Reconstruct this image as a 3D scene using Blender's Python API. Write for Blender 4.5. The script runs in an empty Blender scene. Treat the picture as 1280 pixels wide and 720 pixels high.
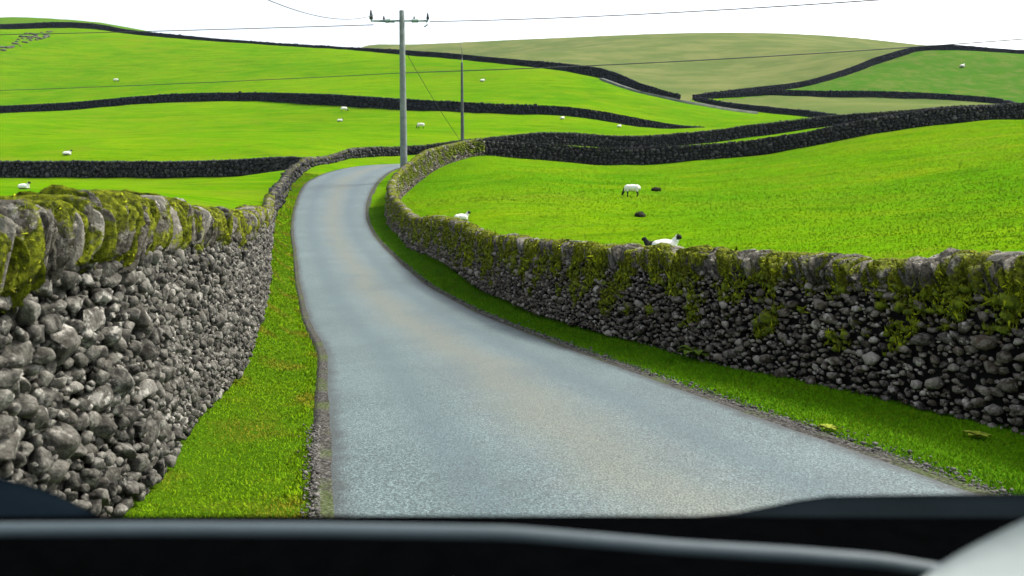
import bpy, bmesh, math, random
import numpy as np
from mathutils import Vector
random.seed(7); rng = np.random.default_rng(11)
C = bpy.context.scene.collection
# ------------------------------------------------------------------ camera maths
FPX = 1100.0; TA = math.atan(110/1100.0); CZ = 1.5
FW = np.array([0, math.cos(TA), -math.sin(TA)]); UP = np.array([0, math.sin(TA), math.cos(TA)])
def W(x, y, d):
    r = FW*FPX + np.array([1., 0, 0])*(x-640) - UP*(y-360)
    p = r*(d/r[1]); p[2] += CZ
    return p
# ------------------------------------------------------------------ plan: walls as (px, py_base, depth, py_crest)
LEFT_ROAD = [(-900,1150,1.2,275),(-330,800,2.1,268),(60,700,4.0,266),(181,639,5.2,260),(238,551,7.3,260),(262,524,8.3,274),(302,482,10.5,277),(323,417,14,272),(335,367,20,262),
    (338,318,27,262),(340,292,37,268),(345,265,47,243),(353,250,54,230),(365,230,63,214),(385,212,73,198),(400,206,80,195),(427,201,89,190),(453,197,95,184),
    (502,195,100,183),(560,190,102,177),(645,184,106,168),(700,181,108,164.5),(760,185,110,169),(820,184,110,168),(880,179,110,163),(960,169,110,153),(1040,157,108,143),(1120,150,106,138),(1290,140,104,128)]
RIGHT_ROAD = [(1900,760,4.6,315),(1450,600,6.3,314),(1280,541,7.3,315),(1190,520,8.1,314),(1100,498,9.0,324),(1000,478,10.3,321),(860,450,12.6,315),(795,433,14.2,315),(684,399,17.8,304),(628,374,21.5,296),
    (576,346,26.5,282),(535,321,33,272),(503,301,41,264),(487,285,46.5,247),(483,268,51,233),(487,255,56,223),(496,244,60,212),(510,233,63,201),(527,220,66.5,189),(545,208,70,182),(580,198,75,176),
    (600,195,76.5,172),(640,197.5,78,176),(693,202,79,180),(760,206,79.5,184),(827,205,80,183),(880,200,80,180),(960,192,80,172),(1010,183,80,163),(1093,167,80.5,146),(1160,157,81,136),(1227,151,82,132),(1300,148,83,128),(1500,146,90,128)]
FIELD_LEFT = [(-300,224,82,204),(0,222,84,201),(120,222,84,201),(240,222,83,201),(330,218,81,197),(372,211,77,196),(390,208,77,197)]
MID_LEFT = [(-220,146,172,136),(0,141.5,168,132),(83,138,167,128),(160,131,165,121),(240,127,163,116),(320,126,160,115),(400,131,150,117),(500,137,142,123),(560,139,141,126),(640,142.5,140,130),(700,144,140,132),(760,152,141,140),(820,163,144,152),(880,167,150,158)]
TOP_LEFT = [(-200,42,300,36),(0,37,295,30),(70,35,292,27.5),(115,36,288,29),(160,42,282,36.5),(200,46,276,41),(240,49.5,270,45),(320,55,262,51.5),(400,60,250,56.5),(440,62.5,243,59),(500,68,234,62),(560,73,226,66),(640,81,214,73.5),(700,88,203,78.5),(760,100,192,87),(800,114,186,103),(850,125,184,118.5)]
RIDGE_RIGHT = [(866,125,210,119),(900,120.5,214,114),(960,114,220,107),(1010,107,226,100),(1060,93,236,85),(1093,81,244,72),(1127,70,250,62),(1147,64,254,57.5),(1193,62.5,256,56),(1243,65,257,60),(1290,68,258,63),(1480,76,262,71)]
LOW_RIGHT = [(880,123.5,210,117.5),(960,119,212,112),(1060,121.5,210,113.5),(1127,122.5,207,114.5),(1193,125,204,117.5),(1243,129,200,121.5),(1262,131,196,126),(1285,141,170,134)]
BRANCH_RIGHT = [(868,126,206,120),(893,132,200,125.5),(925,137,195,129.5),(960,141,190,133),(1000,144.5,180,137),(1045,150,165,142.5)]
# ------------------------------------------------------------------ road centre line: (X, Y, z, halfwidth)
ROADP = [(4.3,-14,1.0,1.95),(2.04,0,-0.0,2.03),(0.86,5.5,-.375,2.04),(-0.13,10,-.68,2.03),(-1.25,15,-.99,2.0),(-2.6,19.7,-1.13,2.0),(-3.85,24.4,-1.16,1.98),(-4.85,28,-1.07,1.95),(-7.4,38,-.6,1.95),(-8.95,44,-.08,1.98),(-10.5,51,.58,2.1),(-11.75,58,1.5,2.3),
    (-12.45,64,2.55,2.55),(-12.55,68,3.2,2.6),(-12.1,73,3.95,2.5),(-10.6,78.5,4.6,2.3),(-7,84,5.0,2.1),(0,88.5,5.3,2.0),(10,91,5.7,2),(25,91.5,7.2,2),(40,92,9.3,2),(60,93,11,2),(120,98,15,2)]
def cr(P, n):
    P = np.array(P, float); out = []
    Q = np.vstack([2*P[0]-P[1], P, 2*P[-1]-P[-2]])
    for i in range(1, len(Q)-2):
        a, b, c, d = Q[i-1], Q[i], Q[i+1], Q[i+2]
        k = max(1, int(np.linalg.norm((c-b)[:2])/n)) if np.isscalar(n) else max(1, int(np.linalg.norm((c-b)[:2])/n(b)))
        for t in np.arange(k)/k:
            out.append(.5*(2*b+(c-a)*t+(2*a-5*b+4*c-d)*t*t+(3*b-a-3*c+d)*t**3))
    out.append(P[-1]); return np.array(out)
def even(P, step, win):
    u = np.concatenate([[0], np.cumsum(np.linalg.norm(np.diff(P[:, :2], axis=0), axis=1))]); n_ = int(u[-1]/step)
    Q = np.stack([np.interp(np.linspace(0, u[-1], n_), u, P[:, j]) for j in range(P.shape[1])], 1)
    h = win//2; k = np.hanning(win+2)[1:-1]; k /= k.sum()
    return np.stack([np.convolve(np.pad(Q[:, j], h, mode='reflect', reflect_type='odd'), k, 'valid') for j in range(Q.shape[1])], 1)
R2 = even(cr(ROADP, .3), .3, 13)
ROAD = R2[::2].copy()
# ------------------------------------------------------------------ terrain: thin plate surface through surveyed points
pts = []
for L in (LEFT_ROAD, RIGHT_ROAD, FIELD_LEFT, MID_LEFT, TOP_LEFT, RIDGE_RIGHT, LOW_RIGHT, BRANCH_RIGHT):
    for q in L:
        if L in (LEFT_ROAD, RIGHT_ROAD) and q[2] < 4.9: continue
        pts.append(W(*q[:3]))
for q in [(60,241,45),(250,254,45),(290,262,45),(160,232,62),(300,238,60),(0,229,70),
    (700,308,30),(800,312,30),(900,316,28),(1000,319,27),(1120,318,25),(1280,312,22),(620,262,46),(560,262,48),(790,246,54),(900,240,56),(1100,228,54),(1280,216,50),
    (640,222,62),(760,222,66),(930,212,66),(1100,190,66),(1280,172,66),
    (100,168,120),(350,165,118),(500,165,118),(640,165,122),(760,168,124),(880,160,134),(950,143,182),(1000,150,150),
    (100,88,220),(350,92,205),(560,102,185),(700,112,170),(820,132,165),(100,182,100),(350,180,100),
    (0,22,340),(60,23,335),(110,27,325),(170,38,310),
    (960,85,290),(760,80,300),(640,68,330),(1100,60,330),(860,100,260),
    (450,60,520),(500,56,520),(640,50.5,520),(800,47.5,520),(960,46.5,520),(1060,49,510),(1150,56,480),(1280,72,440),
    (1203,85,236),(1100,110,216),(1200,105,220),(1240,133,185),(1130,132,180)]:
    pts.append(W(*q))
for q in [(-4,3,.25),(-6,7,.3),(-10,12,.7),(-14,22,1.0),(-12,2,.6),(-25,10,1.6),(-25,30,1.8),(-9,19,.1),(-40,45,2.6),(-3,-8,.9),(-20,-10,2),
    (7,8,-.4),(10,14,-.6),(6,22,-.75),(2,32,-.6),(14,4,-.1),(25,12,0),(20,-8,.6),(7,-6,.6),(45,25,1.6),(60,50,6),(30,0,.6),
    (-80,120,12),(-150,60,14),(-150,120,26),(-220,250,62),(-160,420,64),(-60,360,50),(-60,430,62),(-40,300,46),(0,300,47),
    (-300,500,60),(-110,520,72),(0,650,80),(200,650,75),(400,600,60),(250,400,50),(200,320,44),(130,160,18),(180,260,42),(110,100,12),(140,60,10),(200,120,20),
    (-400,900,20),(0,1100,10),(500,900,10),(900,500,20),(800,0,10),(400,200,30),(-700,400,30),(-600,-100,10),(-200,0,12),(0,-300,20),(500,-300,10),(-500,-300,10),(200,-50,5),(1300,1300,0),(-1300,1300,0),(1300,-400,0),(-1300,-400,0)]:
    pts.append(np.array(q, float))
for r in ROADP: pts.append(np.array([r[0], r[1], r[2]]))
pts = np.array(pts)
def phi(r2): return .5*r2*np.log(r2+1e-9)
XY = pts[:, :2]/100; n = len(pts)
A = np.zeros((n+3, n+3)); A[:n, :n] = phi(((XY[:, None]-XY[None])**2).sum(-1)) - 2e-6*np.eye(n)
A[:n, n] = 1; A[:n, n+1:] = XY; A[n, :n] = 1; A[n+1:, :n] = XY.T
WT = np.linalg.solve(A, np.concatenate([pts[:, 2], [0, 0, 0]]))
def base_h(x, y):
    x = np.asarray(x, float).ravel()/100; y = np.asarray(y, float).ravel()/100; o = np.empty(len(x))
    for i in range(0, len(x), 20000):
        a, b = x[i:i+20000], y[i:i+20000]
        o[i:i+20000] = phi((a[:, None]-XY[:, 0])**2+(b[:, None]-XY[:, 1])**2)@WT[:n]+WT[n]+WT[n+1]*a+WT[n+2]*b
    return o
_f = [(rng.uniform(.5, 2.6), rng.uniform(0, 6.28), rng.uniform(0, 6.28)) for _ in range(14)]
def bumps(x, y):
    o = 0
    for k, a, p in _f: o = o+np.sin(k*(x*math.cos(a)+y*math.sin(a))+p+1.3*np.sin(.37*k*(x*math.sin(a)-y*math.cos(a))))/k
    return o*.012
RS = ROAD[:-1]; RE = ROAD[1:]
def road_near(x, y):
    """distance to centre line, road height there, half width, signed side"""
    D = np.full(len(x), 1e9); Z = np.zeros(len(x)); H = np.full(len(x), 2.); S = np.zeros(len(x))
    idx = np.where((x > -30) & (x < 70) & (y > -20) & (y < 110))[0]
    for i0 in range(0, len(idx), 20000):
        ii = idx[i0:i0+20000]; a, b = x[ii], y[ii]
        d = (RE-RS)[:, :2]; L2 = (d**2).sum(1)
        t = np.clip(((a[:, None]-RS[:, 0])*d[:, 0]+(b[:, None]-RS[:, 1])*d[:, 1])/L2, 0, 1)
        px = RS[:, 0]+t*d[:, 0]; py = RS[:, 1]+t*d[:, 1]
        r2 = (a[:, None]-px)**2+(b[:, None]-py)**2
        k = r2.argmin(1); ar = np.arange(len(ii)); tt = t[ar, k]
        D[ii] = np.sqrt(r2[ar, k]); Z[ii] = RS[k, 2]*(1-tt)+RE[k, 2]*tt; H[ii] = RS[k, 3]*(1-tt)+RE[k, 3]*tt
        S[ii] = np.sign((a-px[ar, k])*d[k, 1]-(b-py[ar, k])*d[k, 0])
    return D, Z, H, S
def height(x, y, under=True):
    x = np.atleast_1d(np.asarray(x, float)); y = np.atleast_1d(np.asarray(y, float))
    h = base_h(x, y)+bumps(x, y)
    D, Z, H, S = road_near(x, y)
    t = np.clip((D-H-.15)/1.1, 0, 1); t = t*t*(3-2*t)
    h = np.where(D < 8, Z*(1-t)+h*t+.03*t*np.clip((8-D)/5, 0, 1), h)
    if under: h = np.where(D < H+.14, h-.10*np.clip((H+.14-D)/.2, 0, 1), h)
    return h
# ------------------------------------------------------------------ object helpers
def tag(o, label=None, cat=None, group=None, kind=None):
    if label: o['label'] = label
    if cat: o['category'] = cat
    if group: o['group'] = group
    if kind: o['kind'] = kind
    return o
def empty(name, loc, rz=0):
    o = bpy.data.objects.new(name, None); C.objects.link(o); o.location = loc; o.rotation_euler = (0, 0, rz); o.empty_display_size = .2
    return o
def mk(name, V, F, mat, parent=None, attrs=None, smooth=False, off=None, fl=None):
    V = np.asarray(V, float)
    if off is not None: V = V-np.asarray(off)
    me = bpy.data.meshes.new(name)
    F = np.asarray(F); k = F.shape[1]
    me.vertices.add(len(V)); me.vertices.foreach_set('co', V.astype(np.float32).ravel())
    me.loops.add(F.size); me.loops.foreach_set('vertex_index', F.astype(np.int32).ravel())
    me.polygons.add(len(F)); me.polygons.foreach_set('loop_start', np.arange(0, F.size, k, dtype=np.int32)); 
    me.polygons.foreach_set('loop_total', np.full(len(F), k, dtype=np.int32))
    if smooth: me.polygons.foreach_set('use_smooth', np.ones(len(F), bool))
    me.update(calc_edges=True)
    for a, v in (attrs or {}).items():
        at = me.attributes.new(a, 'FLOAT', 'POINT'); at.data.foreach_set('value', np.asarray(v, np.float32))
    if mat: me.materials.append(mat)
    o = bpy.data.objects.new(name, me); C.objects.link(o)
    if parent: o.parent = parent
    return o
def tube(path, rad, seg=8, caps=True):
    path = np.array(path, float); m = len(path); rad = np.broadcast_to(np.asarray(rad, float), (m,))
    V = []; F = []
    for i in range(m):
        t = path[min(i+1, m-1)]-path[max(i-1, 0)]; t /= np.linalg.norm(t)
        a = np.cross(t, [0, 0, 1.]) if abs(t[2]) < .95 else np.cross(t, [1., 0, 0]); a /= np.linalg.norm(a); b = np.cross(t, a)
        for k in range(seg):
            g = 2*math.pi*k/seg; V.append(path[i]+rad[i]*(a*math.cos(g)+b*math.sin(g)))
    for i in range(m-1):
        for k in range(seg):
            k2 = (k+1) % seg; F.append((i*seg+k, i*seg+k2, (i+1)*seg+k2, (i+1)*seg+k))
    if caps:
        for i, s in ((0, 1), (m-1, -1)):
            c = len(V); V.append(path[i])
            for k in range(seg): F.append((c, i*seg+k, i*seg+(k+1) % seg, c))
    T = []
    for f in F:
        T.append((f[0], f[1], f[2]))
        if f[3] != f[0]: T.append((f[0], f[2], f[3]))
    return np.array(V), np.array(T)
def join(parts):
    V = []; F = []; o = 0
    for v, f in parts: V.append(v); F.append(np.asarray(f)+o); o += len(v)
    return np.vstack(V), np.vstack(F)
# ------------------------------------------------------------------ materials
class NT:
    def __init__(s, name):
        s.m = bpy.data.materials.new(name); s.m.use_nodes = True; s.t = s.m.node_tree; s.b = s.t.nodes['Principled BSDF']
        s.tc = s.n('ShaderNodeTexCoord').outputs['Object']
    def n(s, ty, **k):
        x = s.t.nodes.new(ty)
        for a, v in k.items(): setattr(x, a, v)
        return x
    def l(s, a, b): s.t.links.new(a, b)
    def setv(s, inp, v):
        if hasattr(v, 'node'): s.l(v, inp)
        else: inp.default_value = v
    def noise(s, scale, detail=4, rough=.6, vec=None, out='Fac', dist=0):
        x = s.n('ShaderNodeTexNoise'); x.inputs['Scale'].default_value = scale; x.inputs['Detail'].default_value = detail; x.inputs['Roughness'].default_value = rough; x.inputs['Distortion'].default_value = dist
        s.l(vec or s.tc, x.inputs['Vector']); return x.outputs[out]
    def scale(s, v, vec=None):
        x = s.n('ShaderNodeMapping'); x.inputs['Scale'].default_value = v; s.l(vec or s.tc, x.inputs['Vector']); return x.outputs[0]
    def vor(s, scale, feature='F1', out='Distance', rnd=1, vec=None):
        x = s.n('ShaderNodeTexVoronoi', feature=feature); x.inputs['Scale'].default_value = scale; x.inputs['Randomness'].default_value = rnd
        s.l(vec or s.tc, x.inputs['Vector']); return x.outputs[out]
    def ramp(s, v, a, b, lo=0, hi=1):
        x = s.n('ShaderNodeMapRange', interpolation_type='SMOOTHSTEP'); s.setv(x.inputs[0], v)
        for i, q in enumerate((a, b, lo, hi)): x.inputs[i+1].default_value = q
        return x.outputs[0]
    def mix(s, f, a, b, mode='MIX'):
        x = s.n('ShaderNodeMix', data_type='RGBA', blend_type=mode); s.setv(x.inputs['Factor'], f)
        for i, v in ((6, a), (7, b)):
            if isinstance(v, tuple): v = (*v, 1)[:4]
            s.setv(x.inputs[i], v)
        return x.outputs[2]
    def math(s, op, a, b=0., c=0.):
        x = s.n('ShaderNodeMath', operation=op); s.setv(x.inputs[0], a); s.setv(x.inputs[1], b); s.setv(x.inputs[2], c); return x.outputs[0]
    def attr(s, a): return s.n('ShaderNodeAttribute', attribute_name=a).outputs['Fac']
    def bump(s, h, st=.5, dist=.02, prev=None):
        x = s.n('ShaderNodeBump'); x.inputs['Strength'].default_value = st; x.inputs['Distance'].default_value = dist; s.l(h, x.inputs['Height'])
        if prev: s.l(prev, x.inputs['Normal'])
        return x.outputs[0]
    def fin(s, col=None, rough=.8, nrm=None, spec=.3):
        if col is not None: s.setv(s.b.inputs['Base Color'], (*col, 1) if isinstance(col, tuple) else col)
        s.setv(s.b.inputs['Roughness'], rough); s.b.inputs['Specular IOR Level'].default_value = spec
        if nrm: s.l(nrm, s.b.inputs['Normal'])
        return s.m
def mat_plain(name, col, rough=.6, spec=.3, var=.25, sc=8):
    t = NT(name); c = t.mix(t.ramp(t.noise(sc, 5), .3, .7), tuple(q*(1-var) for q in col), tuple(min(1, q*(1+var)) for q in col))
    return t.fin(c, rough, t.bump(t.noise(sc*6, 3), .2, .005), spec)
def mat_stone(name, dark, mid, pale, mossc, mossd, pal=.5, bmp=.6, sc=1., top=0.):
    t = NT(name); tone = t.attr('tone'); ms = t.attr('moss')
    n1 = t.noise(14*sc, 5, .65); n2 = t.noise(55*sc, 4, .6)
    c = t.mix(t.ramp(tone, .0, 1.), dark, mid)
    c = t.mix(t.ramp(n1, .35, .7, 0, .55), c, pale)
    c = t.mix(t.ramp(tone, .78, 1., 0, pal), c, pale)
    lich = t.math('MULTIPLY', t.ramp(t.noise(9*sc, 6, .7), .53, .62, 0, 1), t.ramp(t.noise(2.6, 2), .40, .58, 0, 1))
    c = t.mix(t.math('MULTIPLY', lich, .75), c, tuple(q*1.45+.05 for q in pale))
    c = t.mix(t.ramp(n2, .3, .75, 0, .5), c, dark)
    nz = t.n('ShaderNodeSeparateXYZ'); g = t.n('ShaderNodeNewGeometry'); t.l(g.outputs['Normal'], nz.inputs[0])
    m1 = t.math('ADD', ms, t.math('MULTIPLY_ADD', t.noise(16*sc, 5, .75), .9, -.45))
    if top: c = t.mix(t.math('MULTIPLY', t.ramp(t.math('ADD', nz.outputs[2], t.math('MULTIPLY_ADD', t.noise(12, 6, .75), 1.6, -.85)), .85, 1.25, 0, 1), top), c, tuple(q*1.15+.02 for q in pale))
    mf = t.math('MULTIPLY', t.ramp(m1, .30, .48), t.ramp(ms, .02, .1))
    mc = t.mix(t.ramp(t.noise(17*sc, 4), .3, .7), mossd, mossc)
    c = t.mix(mf, c, mc)
    b = t.bump(n1, bmp, .03/sc); b = t.bump(n2, bmp, .012/sc, b)
    return t.fin(c, .92, b, .15)
M = {}
M['stone_grey'] = mat_stone('grey_stone', (.011,.010,.008), (.058,.053,.042), (.26,.25,.215), (.13,.15,.008), (.035,.042,.005))
M['stone_brown'] = mat_stone('brown_stone', (.012,.008,.005), (.090,.064,.040), (.40,.36,.31), (.16,.20,.008), (.040,.050,.006), .8)
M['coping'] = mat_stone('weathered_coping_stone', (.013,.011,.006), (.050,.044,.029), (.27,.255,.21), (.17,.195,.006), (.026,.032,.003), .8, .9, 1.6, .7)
M['stone_far'] = mat_stone('dark_field_stone', (.004,.005,.007), (.010,.012,.017), (.04,.045,.055), (.06,.07,.01), (.03,.035,.008), .35, .4, .35)
M['stone_mid'] = mat_stone('dark_mid_stone', (.006,.006,.006), (.018,.017,.017), (.10,.095,.095), (.08,.09,.012), (.035,.04,.008), .6, .5, .6)
M['core'] = mat_plain('wall_core_rubble', (.012,.011,.010), .95, .05)
def mat_moss():
    t = NT('moss'); c = t.mix(t.attr('tone'), (.018,.024,.003), (.38,.43,.010)); c = t.mix(t.ramp(t.noise(3), .35, .7), c, (.09,.085,.015)); return t.fin(c, .95, None, .05)
M['moss'] = mat_moss()
def mat_ground():
    t = NT('pasture_grass'); dry = t.attr('dry'); ver = t.attr('verge')
    big = t.noise(.035, 4, .55); midn = t.noise(.35, 5, .6, t.scale((.45, 1, 1))); fine = t.noise(2.6, 6, .65, t.scale((.6, 1, 1))); vf = t.noise(30, 4, .7)
    g = t.mix(t.ramp(big, .35, .65), (.060,.178,.0015), (.098,.212,.002))
    g = t.mix(t.ramp(midn, .40, .72, 0, .6), g, (.145,.225,.003))
    g = t.mix(t.ramp(fine, .50, .70, 0, .5), g, (.055,.125,.002))
    tus = t.noise(.9, 6, .7, t.scale((.22, 1.3, 1)))
    g = t.mix(t.ramp(tus, .58, .70, 0, .5), g, (.058,.12,.002))
    st = t.noise(1., 7, .72, t.scale((.10, .55, 1)))
    g = t.mix(t.ramp(st, .52, .66, 0, .7), g, (.050,.125,.002)); g = t.mix(t.ramp(st, .46, .32, 0, .65), g, (.165,.235,.005))
    g = t.mix(t.ramp(t.noise(.12, 6, .7, t.scale((.4, 1, 1))), .5, .68, 0, .5), g, (.125,.175,.006))
    hm_ = t.noise(.28, 8, .78, t.scale((.35, .8, 1)))
    g = t.mix(t.ramp(hm_, .50, .66, 0, .5), g, (.135,.170,.012)); g = t.mix(t.ramp(hm_, .47, .34, 0, .45), g, (.040,.118,.003))
    d = t.mix(t.ramp(t.noise(.06, 5, .6), .35, .7), (.092,.122,.038), (.158,.165,.060))
    d = t.mix(t.ramp(t.noise(.5, 5, .7, t.scale((.25, 1, 1))), .45, .7, 0, .5), d, (.085,.112,.038))
    g2 = t.mix(t.ramp(t.noise(.25, 6, .7), .4, .66), (.045,.125,.012), (.10,.135,.03))
    c = t.mix(t.ramp(dry, 0, .5), g, g2); c = t.mix(t.ramp(dry, .5, 1), c, d)
    red = t.mix(t.ramp(t.noise(2.2, 5, .7), .5, .72), (.052,.115,.003), (.14,.10,.012))
    c = t.mix(t.ramp(ver, .2, .8, 0, .7), c, red); c = t.mix(t.ramp(ver, .02, .2, 0, .65), c, (.030,.062,.004))
    c = t.mix(t.ramp(vf, .35, .75, 0, .35), c, (.02,.06,.002))
    b = t.bump(fine, .6, .12); b = t.bump(tus, .5, .25, b); b = t.bump(vf, .35, .02, b)
    return t.fin(c, 1., b, .0)
M['ground'] = mat_ground()
def mat_blade():
    t = NT('grass_blade'); c = t.mix(t.attr('tone'), (.066,.178,.0015), (.195,.335,.003)); c = t.mix(t.math('MULTIPLY', t.attr('lush_shade'), .8), c, t.mix(t.attr('tone'), (.045,.180,.0015), (.120,.33,.003))); c = t.mix(t.math('MULTIPLY', t.attr('dryb'), .8), c, (.24,.17,.018))
    g = t.n('ShaderNodeNewGeometry'); a = t.n('ShaderNodeVectorMath', operation='MULTIPLY_ADD'); t.l(g.outputs['Normal'], a.inputs[0]); a.inputs[1].default_value = (.35,.35,.35); a.inputs[2].default_value = (0,0,1)
    nn = t.n('ShaderNodeVectorMath', operation='NORMALIZE'); t.l(a.outputs[0], nn.inputs[0])
    return t.fin(c, .9, nn.outputs[0], .03)
M['blade'] = mat_blade()
def mat_road():
    t = NT('worn_asphalt'); u = t.attr('across')
    chip = t.vor(72, out='Color'); cd = t.vor(72)
    sep = t.n('ShaderNodeSeparateColor'); t.l(chip, sep.inputs[0])
    c = t.mix(t.ramp(sep.outputs[0], 0, 1), (.034,.062,.062), (.175,.250,.243))
    c = t.mix(t.ramp(t.noise(26, 4, .7), .38, .66, 0, .45), c, (.055,.066,.068))
    c = t.mix(t.ramp(t.noise(.5, 5, .6), .35, .7, 0, .35), c, (.17,.235,.24))
    au = t.math('ABSOLUTE', u)
    w = t.math('ADD', t.math('ABSOLUTE', t.math('ADD', u, t.math('MULTIPLY_ADD', t.noise(.45, 3), .5, -.30))), t.math('MULTIPLY', t.noise(2.2, 4), .12))
    c = t.mix(t.ramp(w, .0, .50, .78, 0), c, (.158,.166,.122))
    lane = t.math('ABSOLUTE', t.math('SUBTRACT', au, .52))
    c = t.mix(t.ramp(t.math('ADD', lane, t.math('MULTIPLY', t.noise(1.3, 4), .14)), .05, .28, .6, 0), c, (.066,.108,.120))
    ed = t.math('ADD', au, t.math('MULTIPLY_ADD', t.noise(3.5, 5, .7), .16, -.08))
    c = t.mix(t.ramp(ed, .87, .965, 0, .88), c, (.032,.034,.032))
    c = t.mix(t.ramp(t.noise(.9, 6, .65, t.scale((1, .35, 1))), .45, .68, 0, .4), c, (.075,.10,.105)); c = t.mix(t.ramp(cd, .3, .65, 0, .65), c, (.02,.026,.027))
    b = t.bump(cd, .5, .006); b = t.bump(t.noise(9, 4), .25, .01, b)
    return t.fin(c, .62, b, .35)
M['road'] = mat_road()
def mat_gravel():
    t = NT('edge_gravel'); v = t.vor(32, out='Color'); s = t.n('ShaderNodeSeparateColor'); t.l(v, s.inputs[0]); cd = t.vor(32)
    c = t.mix(s.outputs[0], (.022,.021,.018), (.115,.11,.10)); c = t.mix(t.ramp(cd, .3, .6, 0, .7), c, (.03,.028,.024))
    c = t.mix(t.ramp(t.noise(1.5, 5), .45, .6, 0, .5), c, (.06,.09,.015))
    return t.fin(c, .95, t.bump(cd, .8, .02), .1)
M['gravel'] = mat_gravel()
def mat_peb():
    t = NT('pebble'); return t.fin(t.mix(t.attr('tone'), (.03,.028,.024), (.15,.145,.13)), .9, t.bump(t.noise(60), .3, .005), .15)
M['pebble'] = mat_peb()
def mat_track():
    t = NT('pale_track'); return t.fin(t.mix(t.ramp(t.noise(.7, 5), .3, .7), (.10,.11,.09), (.16,.17,.14)), .95, None, .05)
M['track'] = mat_track()
M['pole'] = mat_plain('weathered_pole', (.17,.19,.185), .85, .15, .2, 3)
M['pole_dark'] = mat_plain('darker_pole', (.085,.095,.10), .85, .15, .2, 3)
M['iron'] = mat_plain('galvanised_crossarm', (.16,.23,.22), .6, .3, .2, 4)
M['insul'] = mat_plain('insulator', (.03,.03,.03), .4, .4, .1)
M['wire'] = mat_plain('wire', (.05,.055,.06), .6, .2, .1)
M['fleece'] = mat_plain('fleece', (.72,.70,.64), .95, .05, .1, 12)
M['black_face'] = mat_plain('sheep_black_face', (.02,.02,.02), .9, .1, .2, 12)
M['dash'] = mat_plain('dashboard_vinyl', (.0008,.0009,.001), 1., .0, .2, 40)
M['sky_highlight'] = mat_plain('painted_highlight', (.055,.075,.083), .6, .3, .05, 5)  # blue-grey colour stands in for sky reflected on the black ridge
M['cowl'] = mat_plain('cowl_plastic', (.005,.0075,.009), .9, .0, .1, 10)
M['cowl2'] = mat_plain('wiper_rubber_plastic', (.003,.0055,.008), .9, .0, .1, 10)
M['pale'] = mat_plain('pale_trim', (.20,.23,.22), .6, .2, .05, 5)
M['soil'] = mat_plain('molehill_soil', (.02,.02,.012), .95, .05, .3, 20)
M['leaf'] = mat_plain('yellow_green_leaf', (.20,.24,.02), .8, .1, .3, 20)
M['leafg'] = mat_plain('green_leaf', (.10,.16,.012), .8, .1, .3, 20)

# ------------------------------------------------------------------ ground sheet
def axis(lo, hi, s0, g, c=0):
    a = [c]
    while a[-1] < hi: a.append(a[-1]+max(s0, g*abs(a[-1])))
    b = [c]
    while b[-1] > lo: b.append(b[-1]-max(s0, g*abs(b[-1])))
    return np.array(b[:0:-1]+a)
gx = axis(-1400, 1400, .22, .016, 0); gy = axis(-400, 1400, .22, .0085, 0)
X, Y = np.meshgrid(gx, gy); x = X.ravel(); y = Y.ravel()
z = height(x, y)
def inside(poly, x, y):
    r = np.zeros(len(x), bool); m = len(poly)
    for i in range(m):
        x1, y1 = poly[i]; x2, y2 = poly[(i+1) % m]
        c = ((y1 > y) != (y2 > y)) & (x < (x2-x1)*(y-y1)/(y2-y1+1e-12)+x1); r ^= c
    return r
P2 = lambda L: [tuple(W(*q[:3])[:2]) for q in L]
tl, rr, lr, br = P2(TOP_LEFT), P2(RIDGE_RIGHT), P2(LOW_RIGHT), P2(BRANCH_RIGHT)
dry = np.zeros(len(x))
moor = tl[7:]+rr+[(rr[-1][0]+400, rr[-1][1]+1000), (tl[7][0]-300, 1300), (tl[7][0]-60, 330)]
dry[inside(moor, x, y)] = 1
upper = [rr[0]]+rr[1:]+[(lr[-1][0]+60, lr[-1][1])]+lr[::-1]
dry[inside(upper, x, y)] = .42
strip = [br[0]]+lr[1:]+br[::-1]
dry[inside(strip, x, y)] = .85
topg = tl[:8]+[(-60, 330), (-160, 500), (-700, 400)]
dry[inside(topg, x, y)] = .3
D, Zr, H, S = road_near(x, y)
verge = np.where((D < H+2.2) & (y < 45), np.clip(1-(D-H-.2)/2, 0, 1)*np.where(S < 0, 1, .25), 0)
nx, ny = len(gx), len(gy)
i = np.arange(nx*ny).reshape(ny, nx)
F = np.stack([i[:-1, :-1], i[:-1, 1:], i[1:, 1:], i[1:, :-1]], -1).reshape(-1, 4)
tag(mk('ground', np.stack([x, y, z], 1), F, M['ground'], attrs={'dry': dry, 'verge': verge}, smooth=True), kind='structure')
# ------------------------------------------------------------------ road and its gravel edges
def frames(P):
    t = np.gradient(P[:, :2], axis=0); t /= np.linalg.norm(t, axis=1)[:, None]
    return t, np.stack([t[:, 1], -t[:, 0]], 1)     # tangent, right-hand normal
T, N = frames(R2)
us = np.linspace(-1, 1, 17); V = []; ac = []
wob = np.array([.07*math.sin(k*.31)+.05*math.sin(k*.83+1)+.03*math.sin(k*2.1) for k in range(len(R2))])
wob = np.clip(wob*.6, -.09, .03)
for u in us:
    off = u*(R2[:, 3]+wob*(abs(u) > .95))
    p = R2[:, :2]+N*off[:, None]; zz = R2[:, 2]+.02*(1-u*u)
    V.append(np.column_stack([p, zz])); ac.append(np.full(len(R2), u))
V = np.stack(V, 1).reshape(-1, 3); ac = np.stack(ac, 1).ravel()
i = np.arange(len(V)).reshape(len(R2), len(us)); F = np.stack([i[:-1, :-1], i[:-1, 1:], i[1:, 1:], i[1:, :-1]], -1).reshape(-1, 4)
tag(mk('road', V, F, M['road'], attrs={'across': ac}, smooth=True), kind='structure')
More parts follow.
